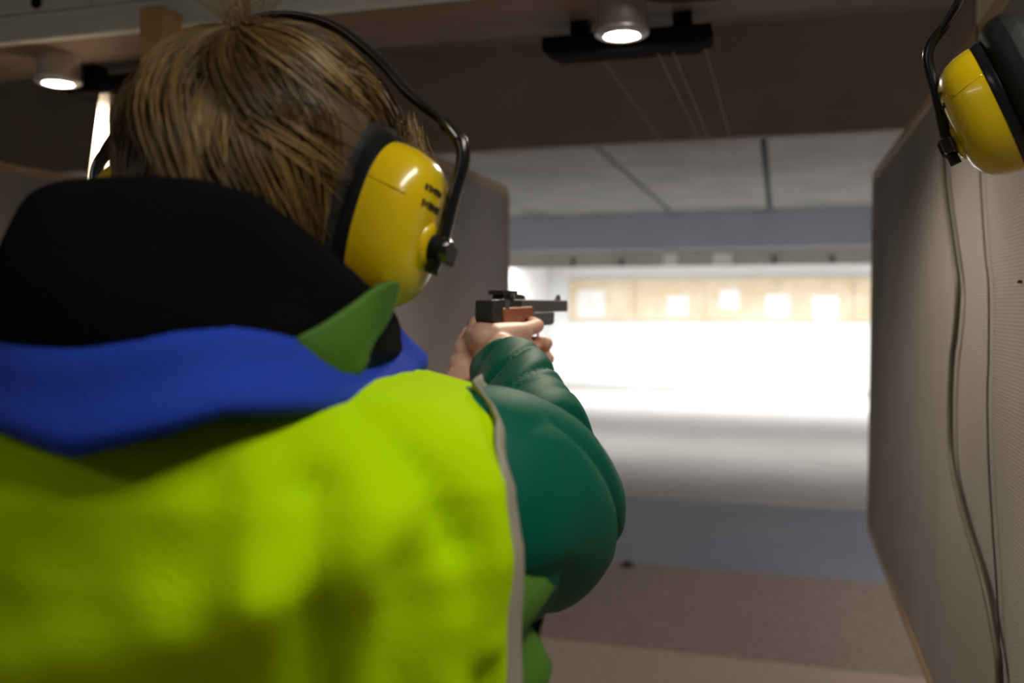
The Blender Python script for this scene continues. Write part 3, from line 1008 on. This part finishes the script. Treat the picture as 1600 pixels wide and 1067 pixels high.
# ---- hood lying on the shoulders: blue shell with a point down the back, black fleece lining rolled above
thb = [-180, -150, -120, -90, -60, -45, -30, -10, 3, 18, 30, 45, 60, 75, 90, 105, 120, 150, 180]
blue_bot = [-0.05, -0.05, -0.055, -0.064, -0.064, -0.058, -0.054, -0.060, -0.068, -0.058, -0.050, -0.053, -0.057, -0.057, -0.052, -0.048, -0.046, -0.05, -0.05]
blue_a = [0.10, 0.115, 0.13, 0.150, 0.158, 0.160, 0.160, 0.160, 0.160, 0.158, 0.146, 0.131, 0.113, 0.101, 0.094, 0.090, 0.10, 0.10, 0.10]
blue_b = [0.10, 0.11, 0.13, 0.16, 0.170, 0.173, 0.175, 0.175, 0.176, 0.175, 0.172, 0.166, 0.160, 0.155, 0.15, 0.14, 0.12, 0.10, 0.10]
blue_top = [-0.01, -0.01, -0.012, -0.013, -0.012, -0.011, -0.010, -0.010, -0.010, -0.008, -0.009, -0.014, -0.021, -0.028, -0.030, -0.026, -0.02, -0.01, -0.01]
rows = []
NV = 22
for j in range(NV):
    v = j / (NV - 1)
    row = []
    for t in np.linspace(-180, 180, 97)[:-1]:
        zb = np.interp(t, thb, blue_bot)
        zt = np.interp(t, thb, blue_top)
        a = np.interp(t, thb, blue_a)
        b = np.interp(t, thb, blue_b)
        k = 0.80 + 0.20 * math.sin(v * PI / 2) + 0.020 * math.sin(v * PI)
        k += 0.020 * math.sin(v * 7.5 + math.radians(t) * 1.6) * math.sin(PI * v) + 0.012 * math.sin(math.radians(t) * 6 + v * 5) * v
        if v > 0.95:
            k -= 0.012
        z = zt + 0.010 * (1 - v) ** 2 + (zb - zt) * v
        row.append((CX + a * k * math.sin(R(t)), CY - b * k * math.cos(R(t)), z))
    rows.append(row)
rows.append([(CX + (q[0] - CX) * 0.955, CY + (q[1] - CY) * 0.955, q[2] + 0.006) for q in rows[-1]])
hood = MB().grid(rows, closed_u=True).build('hood', 'hood_blue', person, smooth='full')
tag(hood, 'blue hood shell lying on the shoulders')

thk = [-180, -150, -120, -90, -60, -45, -30, -15, 0, 15, 30, 45, 60, 75, 90, 120, 150, 180]
rim_z = [-0.01, 0.00, 0.025, 0.055, 0.068, 0.069, 0.069, 0.068, 0.067, 0.065, 0.058, 0.042, 0.026, 0.014, 0.006, -0.005, -0.01, -0.01]
rim_a = [0.075, 0.08, 0.09, 0.105, 0.110, 0.110, 0.110, 0.110, 0.110, 0.108, 0.104, 0.098, 0.092, 0.086, 0.080, 0.075, 0.075, 0.075]
rim_b = [0.085, 0.09, 0.09, 0.095, 0.098, 0.100, 0.100, 0.100, 0.100, 0.100, 0.098, 0.096, 0.092, 0.09, 0.09, 0.085, 0.085, 0.085]
bas_a = [0.085, 0.095, 0.110, 0.128, 0.140, 0.142, 0.142, 0.142, 0.142, 0.138, 0.130, 0.120, 0.110, 0.102, 0.094, 0.085, 0.085, 0.085]
bas_b = [0.095, 0.10, 0.11, 0.135, 0.152, 0.156, 0.158, 0.160, 0.160, 0.158, 0.154, 0.148, 0.14, 0.13, 0.12, 0.10, 0.095, 0.095]
rows = []
NV = 26
for j in range(NV):
    v = j / (NV - 1)                       # 0 base, 0.7 rim, 1 inside
    row = []
    for t in np.linspace(-180, 180, 97)[:-1]:
        rz, ra, rb_ = np.interp(t, thk, rim_z), np.interp(t, thk, rim_a), np.interp(t, thk, rim_b)
        ba, bb = np.interp(t, thk, bas_a), np.interp(t, thk, bas_b)
        zb = -0.028
        if v < 0.72:
            q = v / 0.72
            an = q * PI / 2
            f = 1 - (1 - math.cos(an)) ** 1.0
            a, b = ra + (ba - ra) * f, rb_ + (bb - rb_) * f
            z = zb + (rz - zb) * math.sin(an) ** 0.85
        else:
            q = (v - 0.72) / 0.28
            a, b = ra * (1 - 0.24 * q), rb_ * (1 - 0.24 * q)
            z = rz + 0.004 * math.sin(q * PI) - 0.055 * q ** 1.6
        k = 1 + 0.012 * math.sin(R(t) * 5 + v * 9) * math.sin(PI * min(v / 0.72, 1)) + 0.008 * math.sin(v * 16 + R(t) * 2)
        row.append((CX - 0.004 + a * k * math.sin(R(t)), CY - b * k * math.cos(R(t)), z))
    rows.append(row)
lin = MB().grid(rows, closed_u=True).build('hood_lining', 'hood_black', hood, smooth='full')
tag(lin, 'black fleece hood lining')

# ---- lime collar flap standing beside the jaw
cf = []
c_out = [(-0.2287, 0.398, -0.0157), (-0.2229, 0.412, -0.0099), (-0.2168, 0.432, -0.0002), (-0.2110, 0.455, 0.0106), (-0.2092, 0.470, 0.0135), (-0.2114, 0.482, 0.0126)]
c_in = [(-0.2300, 0.402, -0.034), (-0.2225, 0.424, -0.038), (-0.2185, 0.447, -0.036), (-0.2185, 0.465, -0.0195), (-0.2157, 0.478, -0.0072), (-0.2148, 0.486, 0.0046)]
top = spline(c_out, 24)
bot = spline(c_in, 24)
rows = []
for v in np.linspace(0, 1, 12):
    row = []
    for i in range(24):
        p = np.array(top[i]) * (1 - v) + np.array(bot[i]) * v
        p = p + np.array((0.5, -0.7, 0)) * 0.006 * math.sin(PI * v) * math.sin(PI * min(1, i / 18))
        row.append(p)
    rows.append(row)
colr = MB().grid(rows).build('collar', 'jacket_lime', jacket, smooth='full')
sl = colr.modifiers.new('thick', 'SOLIDIFY')
sl.thickness = 0.004
sl.offset = 0

# ---- hair
# scalp cap
def wide(z):
    return float(np.interp(z, [-0.045, 0.035], [0.86, 1.17]))


rows = []
CRN = Vector((0.10, -0.42, 0.90)).normalized()
for j in range(19):
    ph = PI * 0.72 * j / 18
    row = []
    for i in range(48):
        t = 2 * PI * i / 48
        q = Vector((math.sin(ph) * math.cos(t), math.sin(ph) * math.sin(t), math.cos(ph)))
        if q.y > 0:                         # forehead hairline
            lim = 0.25
            if q.z < lim:
                pass
        row.append(HC + Vector((q.x * 0.0700 * wide(q.z * 0.1), q.y * (0.0980 if q.y < 0 else 0.104), q.z * 0.1005)))
    rows.append(row)


def cmask(j, i):
    p = (Vector(rows[j][i]) + Vector(rows[j + 1][(i + 1) % 48])) / 2 - HC
    if p.y > 0.035 and p.z < 0.025 + (p.y - 0.035) * 0.55:
        return False
    return not (p.z < -0.01 and p.y > 0.0)


cap = MB().grid(rows, closed_u=True, mask=cmask)
hair = cap.build('hair', 'scalp', person, smooth='full')


def make_hair():
    N, K = 9500, 9
    verts, faces, cols = [], [], []
    ell = np.array((0.0705, 0.0985, 0.1015))
    crn = np.array(CRN)
    e1 = np.cross(crn, (0, 1, 0))
    e1 /= np.linalg.norm(e1)
    e2 = np.cross(crn, e1)
    # clumps share lift, twist, tone
    NC = 300
    ca = rng.uniform(0, 2 * PI, NC)
    cr_ = np.sqrt(rng.uniform(0.0, 1.0, NC)) * 1.75
    ctone = np.clip(rng.normal(0.36, 0.27, NC), 0, 1)
    clift = rng.uniform(0.1, 1.25, NC)
    ctw = rng.normal(0.0, 0.22, NC)
    cln = rng.uniform(0.50, 0.90, NC)
    hc = np.array(HC)
    for s in range(N):
        c = s % NC
        az = ca[c] + rng.normal(0, 0.075) / max(0.25, math.sin(min(cr_[c], 1.5)))
        r0 = abs(cr_[c] + rng.normal(0, 0.05))
        ln = cln[c] * rng.uniform(0.8, 1.1)
        lift = clift[c] * rng.uniform(0.8, 1.2)
        tone = float(np.clip(ctone[c] + rng.normal(0, 0.10), 0, 1))
        tw = ctw[c]
        pts = []
        for k in range(K):
            u = k / (K - 1)
            # clump converges towards its own azimuth at the tips
            a = az * (1 - 0.5 * u * u) + ca[c] * 0.5 * u * u + tw * u + 0.30 * (u + r0 * 0.5)
            r = r0 + ln * u
            d = crn * math.cos(r) + (e1 * math.cos(a) + e2 * math.sin(a)) * math.sin(r)
            lf = 0.0015 + lift * 0.0085 * math.sin(min(1, u * 1.35) * PI / 2) - 0.003 * u * u
            p = d * (ell + lf)
            p = np.array((p[0] * wide(p[2]), p[1] * (1.0 if p[1] < 0 else 1.06), p[2]))
            # below the widest part hair hangs more than it wraps
            if p[2] < 0.0:
                kx = 1.0 + 0.03 * min(1, -p[2] / 0.08)
                p = np.array((p[0] * kx, p[1] * kx, p[2]))
            pts.append(p)
        tip = pts[-1]
        root = pts[0]
        md = pts[K // 2]
        # keep the face and the ears free
        for q in (root, md, tip):
            if q[1] > 0.045 and q[2] < 0.02 + (q[1] - 0.045) * 0.45:
                break
            if q is not root and abs(q[0]) > 0.048 and ((q[1] - 0.018) / 0.050) ** 2 + ((q[2] + 0.024) / 0.060) ** 2 < 1:
                break
            if q[2] < -0.085 or (q[2] < -0.03 and q[1] > -0.01):
                break
        else:
            o = len(verts)
            wd = rng.uniform(0.00045, 0.00085)
            pa = np.array(pts)
            tang = np.gradient(pa, axis=0)
            for k in range(K):
                t = tang[k] / np.linalg.norm(tang[k])
                nrm = pa[k] / np.linalg.norm(pa[k])
                sd = np.cross(t, nrm)
                sd /= np.linalg.norm(sd)
                nn = np.cross(sd, t)
                w_ = wd * (1.0 if k < K - 3 else (1.0, 0.75, 0.45, 0.10)[k - (K - 4)])
                for q in (-sd * w_ - nn * w_ * 0.4, sd * w_ - nn * w_ * 0.4, nn * w_ * 0.9):
                    verts.append(pa[k] + hc + q)
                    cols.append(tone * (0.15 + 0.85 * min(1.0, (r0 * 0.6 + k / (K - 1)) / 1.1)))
            for k in range(K - 1):
                for m_ in range(3):
                    faces.append((o + k * 3 + m_, o + k * 3 + (m_ + 1) % 3, o + k * 3 + 3 + (m_ + 1) % 3, o + k * 3 + 3 + m_))
    # flyaway tuft standing at the crown and fair wisps at the temple
    def wisp(p0, dirs, n, ln, spread, tone, bendv):
        for _ in range(n):
            d = np.array(dirs, float) + rng.normal(0, spread, 3)
            d /= np.linalg.norm(d)
            b = np.array(bendv, float) + rng.normal(0, 0.25, 3)
            st = np.array(p0, float) + rng.normal(0, 0.0045, 3)
            l_ = ln * rng.uniform(0.6, 1.1)
            o = len(verts)
            for k in range(6):
                u = k / 5
                p = st + d * l_ * u + b * l_ * 0.35 * u * u
                w_ = 0.00035 * (1 - 0.85 * u)
                for q in ((-w_, 0, 0), (w_, 0, 0), (0, w_, w_)):
                    verts.append(p + np.array(q))
                    cols.append(float(np.clip(tone + rng.normal(0, 0.1), 0, 1)))
            for k in range(5):
                for m_ in range(3):
                    faces.append((o + k * 3 + m_, o + k * 3 + (m_ + 1) % 3, o + k * 3 + 3 + (m_ + 1) % 3, o + k * 3 + 3 + m_))
    cp = hc + crn * (ell + 0.004)
    wisp(cp, (0.0, 0.0, 1.0), 60, 0.035, 0.22, 0.6, (0.0, 0.0, 0.0))
    wisp(cp, (0.8, 0.1, 0.5), 40, 0.05, 0.20, 0.6, (0.2, 0.0, 0.1))
    wisp(cp, (-0.8, 0.1, 0.5), 40, 0.05, 0.20, 0.6, (-0.2, 0.0, 0.1))
    wisp(hc + np.array((0.070, 0.066, 0.040)), (0.10, 0.05, -1.0), 150, 0.05, 0.14, 0.95, (0.35, 0.1, 0.0))
    wisp(hc + np.array((0.074, 0.055, 0.045)), (0.10, 0.0, -1.0), 110, 0.045, 0.12, 0.8, (0.25, 0.1, 0.0))
    me_ = bpy.data.meshes.new('hair_strands')
    off = np.array(person.location) - np.array((0, 0, H))
    vv = np.array(verts) - off
    me_.from_pydata(vv.tolist(), [], faces)
    at_ = me_.attributes.new('strand', 'FLOAT', 'POINT')
    at_.data.foreach_set('value', np.array(cols, dtype=np.float32))
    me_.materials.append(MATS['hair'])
    me_.polygons.foreach_set('use_smooth', [True] * len(me_.polygons))
    o_ = bpy.data.objects.new('hair_strands', me_)
    COL.objects.link(o_)
    o_.parent = hair
    tag(o_, 'tousled dark blond hair strands', kind='stuff')


make_hair()

# ------------------------------------------------------------------ ear defenders: worn, and hanging on the divider
ear_muff('ear_defenders', (-0.336, 0.543, 0.054), Matrix.Rotation(R(-9), 3, 'X') @ Matrix.Rotation(R(0), 3, 'Y'), 0.079, R(14), R(14),
         'yellow ear defenders with black band worn on the blond head', top=0.146, hz_r=-0.006, hz_l=-0.006)
Mh = Matrix.Rotation(R(-12), 3, 'Z') @ Matrix.Rotation(R(-3), 3, 'Y')
ear_muff('ear_defenders', (0.210, 0.82, 0.166), Mh, 0.034, R(-20), R(20),
         'yellow ear defenders hanging in the upper right corner by the divider', top=0.165)
wh = empty('wall_hook', (0.285, 0.995, 0.30), 'dark hook on the divider end carrying the hanging ear defenders', 'hook')
bx(0.270, 0.300, 0.990, 1.0, 0.26, 0.36).build('hook_plate', 'black_metal', wh, bevel=0.002)
MB().tube(spline([(0.285, 0.992, 0.33), (0.262, 0.93, 0.322), (0.225, 0.85, 0.322), (0.203, 0.80, 0.3215), (0.198, 0.785, 0.333)], 24), 0.004, 10).build('hook_arm', 'black_metal', wh, smooth='full')

# ------------------------------------------------------------------ target pistol
gun = empty('target_pistol', G(0.05, 0, -0.02), 'dark target pistol with reddish wooden grip held in both hands', 'pistol')


def gp(poly, r0, r1):
    return MB().prism(poly, lambda a, b, k: G(a, r0 if k == 0 else r1, b))


gp([(0.002, 0.006), (0.040, 0.008), (0.042, -0.012), (0.040, -0.022), (0.012, -0.024), (0.000, -0.016)], -0.011, 0.011).build('rear_block', 'gun_black', gun, bevel=0.0015)
gp([(0.038, 0.0075), (0.262, 0.0075), (0.262, -0.0085), (0.038, -0.0085)], -0.0095, 0.0095).build('barrel_slide', 'gun_slide', gun, bevel=0.0018)
MB().lathe(G(0.262, 0, -0.001), [(0.0055, -0.002), (0.0055, 0.0015), (0.003, 0.0015), (0.003, -0.001)], 20, 'Y', Matrix.Rotation(math.atan2(-gdir.x, gdir.y), 3, 'Z')).build('muzzle', 'gun_black', gun)
for k in range(6):
    a = 0.058 + k * 0.006
    gp([(a, 0.006), (a + 0.0028, 0.006), (a + 0.0028, -0.007), (a, -0.007)], -0.0101, 0.0101).build('serration', 'gun_black', gun)
gp([(0.125, -0.0085), (0.205, -0.0085), (0.203, -0.0235), (0.196, -0.026), (0.128, -0.026)], -0.0115, 0.0115).build('front_housing', 'gun_slide', gun, bevel=0.0018)
gp([(0.030, -0.003), (0.125, -0.001), (0.128, -0.030), (0.034, -0.030)], -0.0125, 0.0128).build('grip_top', 'gun_wood', gun, bevel=0.002)
gp([(0.022, -0.026), (0.090, -0.028), (0.080, -0.115), (0.050, -0.120), (0.020, -0.112), (0.030, -0.06)], -0.0150, 0.0150).build('grip', 'gun_wood', gun, bevel=0.004)
# rear sight
rsg = gp([(0.040, 0.0075), (0.112, 0.0075), (0.108, 0.0125), (0.096, 0.0140), (0.044, 0.0140)], -0.0075, 0.0075).build('rear_sight', 'gun_black', gun, bevel=0.001)
gp([(0.036, 0.0130), (0.078, 0.0130), (0.078, 0.0180), (0.036, 0.0180)], -0.0100, -0.0022).build('sight_leaf', 'gun_black', rsg)
gp([(0.036, 0.0130), (0.078, 0.0130), (0.078, 0.0180), (0.036, 0.0180)], 0.0022, 0.0100).build('sight_leaf', 'gun_black', rsg)
MB().lathe(G(0.060, 0.0095, 0.0115), [(0.0035, -0.001), (0.0035, 0.004)], 12, 'X').build('sight_screw', 'gun_slide', rsg)
gp([(0.236, 0.0075), (0.254, 0.0075), (0.251, 0.0145), (0.247, 0.0150)], -0.0016, 0.0016).build('front_sight', 'gun_black', gun)
# trigger and guard
MB().tube([G(*q) for q in spline([(0.128, 0, -0.026), (0.132, 0, -0.042), (0.118, 0, -0.050), (0.096, 0, -0.046), (0.088, 0, -0.040)], 20)], 0.0026, 8, flat=(0.8, 1.3)).build('trigger_guard', 'gun_black', gun, smooth='full')
MB().tube([G(*q) for q in spline([(0.112, 0, -0.026), (0.110, 0, -0.034), (0.114, 0, -0.042)], 8)], 0.002, 8).build('trigger', 'steel', gun, smooth='full')
MB().lathe(G(0.100, 0.0125, -0.018), [(0.003, -0.001), (0.003, 0.002)], 12, 'X').build('grip_screw', 'gun_black', gun)
